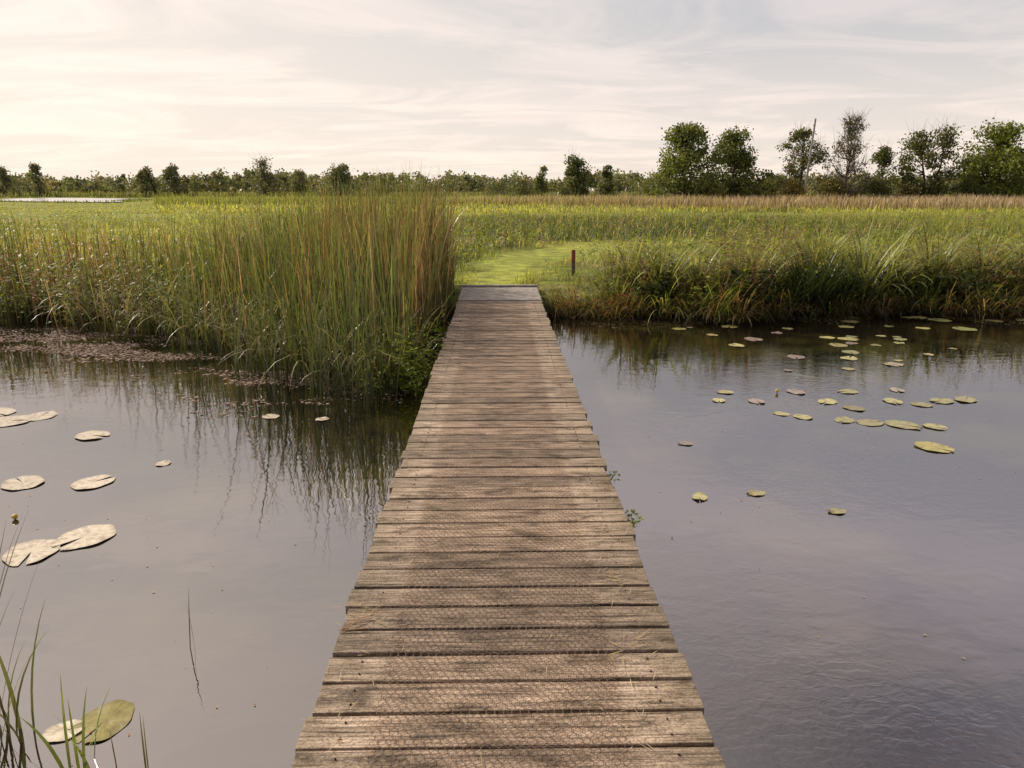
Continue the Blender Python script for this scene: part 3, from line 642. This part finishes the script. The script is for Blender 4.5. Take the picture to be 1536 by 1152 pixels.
A=Acc()
def shoots(cx,cy,n,h,w,sp,cb,ct,bend=(.2,1.2),lean=(0,.3)):
    b=np.stack([cx+rng.normal(0,sp,n),cy+rng.normal(0,sp,n),np.full(n,-.03)],1)
    A.add(*blades(b,h*R(.6,1.1,n),w*R(.7,1.2,n),R(0,6.28,n),R(lean[0],lean[1],n),R(bend[0],bend[1],n),7,cb,ct,free=False))
shoots(-1.45,2.22,10,.36,.013,.03,(.06,.08,.02),(.22,.28,.06))
shoots(-1.80,2.33,14,.6,.013,.06,(.05,.05,.02),(.18,.22,.06),(.3,1.3))
shoots(-1.85,2.40,14,.85,.011,.06,(.04,.03,.018),(.09,.07,.035),(.1,.5))
shoots(-1.22,2.2,2,.34,.006,.02,(.05,.04,.02),(.10,.10,.04),(0,.2),(0,.1))
shoots(-1.33,2.2,1,.25,.006,.02,(.05,.04,.02),(.10,.10,.04),(0,.2),(0,.1))
shoots(-1.36,2.95,2,.36,.006,.008,(.03,.025,.015),(.05,.05,.02),(0,.1),(0,.1))
shoots(-4.1,5.7,3,.8,.006,.06,(.05,.05,.02),(.14,.12,.05),(0,.3),(0,.1))
shoots(4.9,6.0,5,.12,.006,.2,(.05,.06,.02),(.16,.18,.05)); shoots(4.2,5.2,5,.12,.006,.2,(.05,.06,.02),(.16,.18,.05))
A.build('emergent_shoots',M_reed)
A=Acc()
for (x,y,z,n) in [(.69,3.75,.15,9),(.67,4.35,.18,6)]:
    az=rng.normal(0.2,.7,n); b=np.tile([x-.05,y,z],(n,1)); 
    A.add(*blades(b,R(.06,.2,n),.004,az,R(.6,1.2,n),R(.2,.6,n),4,(.08,.10,.02),(.26,.34,.07),free=False))
    m=n*9; t=R(.2,1,m); az=np.repeat(az,9); bb=np.stack([x-.05+np.cos(az)*t*.13,y+np.sin(az)*t*.13,z+.08*t],1); aa,ss=rand_frame(m); A.add(*leaves(bb,aa,ss,.03,.006,(.24,.32,.07)))
A.build('fern_sprigs',M_weed)

# ------------------------------------------------------------ light
el,az=math.radians(38),math.radians(-54)
S=Vector((math.sin(az)*math.cos(el),math.cos(az)*math.cos(el),math.sin(el)))
sun=bpy.data.lights.new('sun','SUN'); sun.energy=5.0; sun.angle=math.radians(.5); sun.color=(1,.88,.70)
so=bpy.data.objects.new('sun',sun); link(so); so.rotation_euler=S.to_track_quat('Z','Y').to_euler(); so.location=S*50
w=bpy.data.worlds.new('World'); scene.world=w; w.use_nodes=True; nt=w.node_tree; L=nt.links.new
for n_ in list(nt.nodes): nt.nodes.remove(n_)
out=N(nt,'ShaderNodeOutputWorld'); bg=N(nt,'ShaderNodeBackground'); bg.inputs[1].default_value=.1; L(bg.outputs[0],out.inputs[0])
sky=N(nt,'ShaderNodeTexSky',sky_type='NISHITA'); sky.sun_disc=False; sky.sun_elevation=el; sky.sun_rotation=az%(2*math.pi); sky.dust_density=3
tc=N(nt,'ShaderNodeTexCoord'); sp=N(nt,'ShaderNodeSeparateXYZ'); L(tc.outputs['Generated'],sp.inputs[0])
rp=ramp(nt,[(0,(1.0,.87,.75)),(.07,(.89,.80,.735)),(.2,(.61,.605,.625)),(.40,(.70,.665,.72)),(.60,(.20,.185,.205)),(1,(.26,.26,.31))]); L(sp.outputs[2],rp.inputs[0])
za=N(nt,'ShaderNodeMath',operation='ADD'); za.inputs[1].default_value=.10; L(sp.outputs[2],za.inputs[0])
dv=N(nt,'ShaderNodeVectorMath',operation='DIVIDE'); cb_=N(nt,'ShaderNodeCombineXYZ')
for k in range(3): L(za.outputs[0],cb_.inputs[k])
L(tc.outputs['Generated'],dv.inputs[0]); L(cb_.outputs[0],dv.inputs[1])
mp=N(nt,'ShaderNodeMapping'); mp.inputs['Scale'].default_value=(.75,1.3,0); mp.inputs['Rotation'].default_value=(0,0,.35); mp.inputs['Location'].default_value=(2.1,.9,0); L(dv.outputs[0],mp.inputs[0])
cn=N(nt,'ShaderNodeTexNoise'); cn.inputs['Scale'].default_value=1.0; cn.inputs['Detail'].default_value=11; cn.inputs['Roughness'].default_value=.6; cn.inputs['Distortion'].default_value=1.1; L(mp.outputs[0],cn.inputs['Vector'])
cr_=ramp(nt,[(.43,(0,0,0)),(.62,(.95,.95,.95))]); L(cn.outputs['Fac'],cr_.inputs[0])
dt=N(nt,'ShaderNodeVectorMath',operation='DOT_PRODUCT'); dt.inputs[1].default_value=S; L(tc.outputs['Generated'],dt.inputs[0])
mr=N(nt,'ShaderNodeMapRange'); mr.inputs['From Min'].default_value=.38; mr.inputs['From Max'].default_value=1; mr.inputs['To Max'].default_value=.9; L(dt.outputs['Value'],mr.inputs['Value'])
mg=N(nt,'ShaderNodeMixRGB'); mg.inputs[2].default_value=(1.12,.98,.84,1); L(mr.outputs[0],mg.inputs[0]); L(rp.outputs[0],mg.inputs[1])
mc=N(nt,'ShaderNodeMixRGB',blend_type='ADD'); mc.inputs[0].default_value=1
cs=N(nt,'ShaderNodeMixRGB',blend_type='MULTIPLY'); cs.inputs[0].default_value=1; cs.inputs[2].default_value=(.20,.13,.10,1); L(cr_.outputs[0],cs.inputs[1])
L(mg.outputs[0],mc.inputs[1]); L(cs.outputs[0],mc.inputs[2])
sc=N(nt,'ShaderNodeVectorMath',operation='SCALE'); sc.inputs['Scale'].default_value=10; L(mc.outputs[0],sc.inputs[0])
mf=N(nt,'ShaderNodeMixRGB'); mf.inputs[0].default_value=.92; L(sky.outputs[0],mf.inputs[1]); L(sc.outputs[0],mf.inputs[2]); L(mf.outputs[0],bg.inputs[0])

# ------------------------------------------------------------ camera
cam=bpy.data.cameras.new('camera'); cam.sensor_width=36; cam.lens=26.5; cam.clip_start=.05; cam.clip_end=6000
co=bpy.data.objects.new('camera',cam); link(co); co.location=(0,0,1.95)
co.rotation_euler=(math.radians(90-14.43),0,math.radians(-1.03)); scene.camera=co
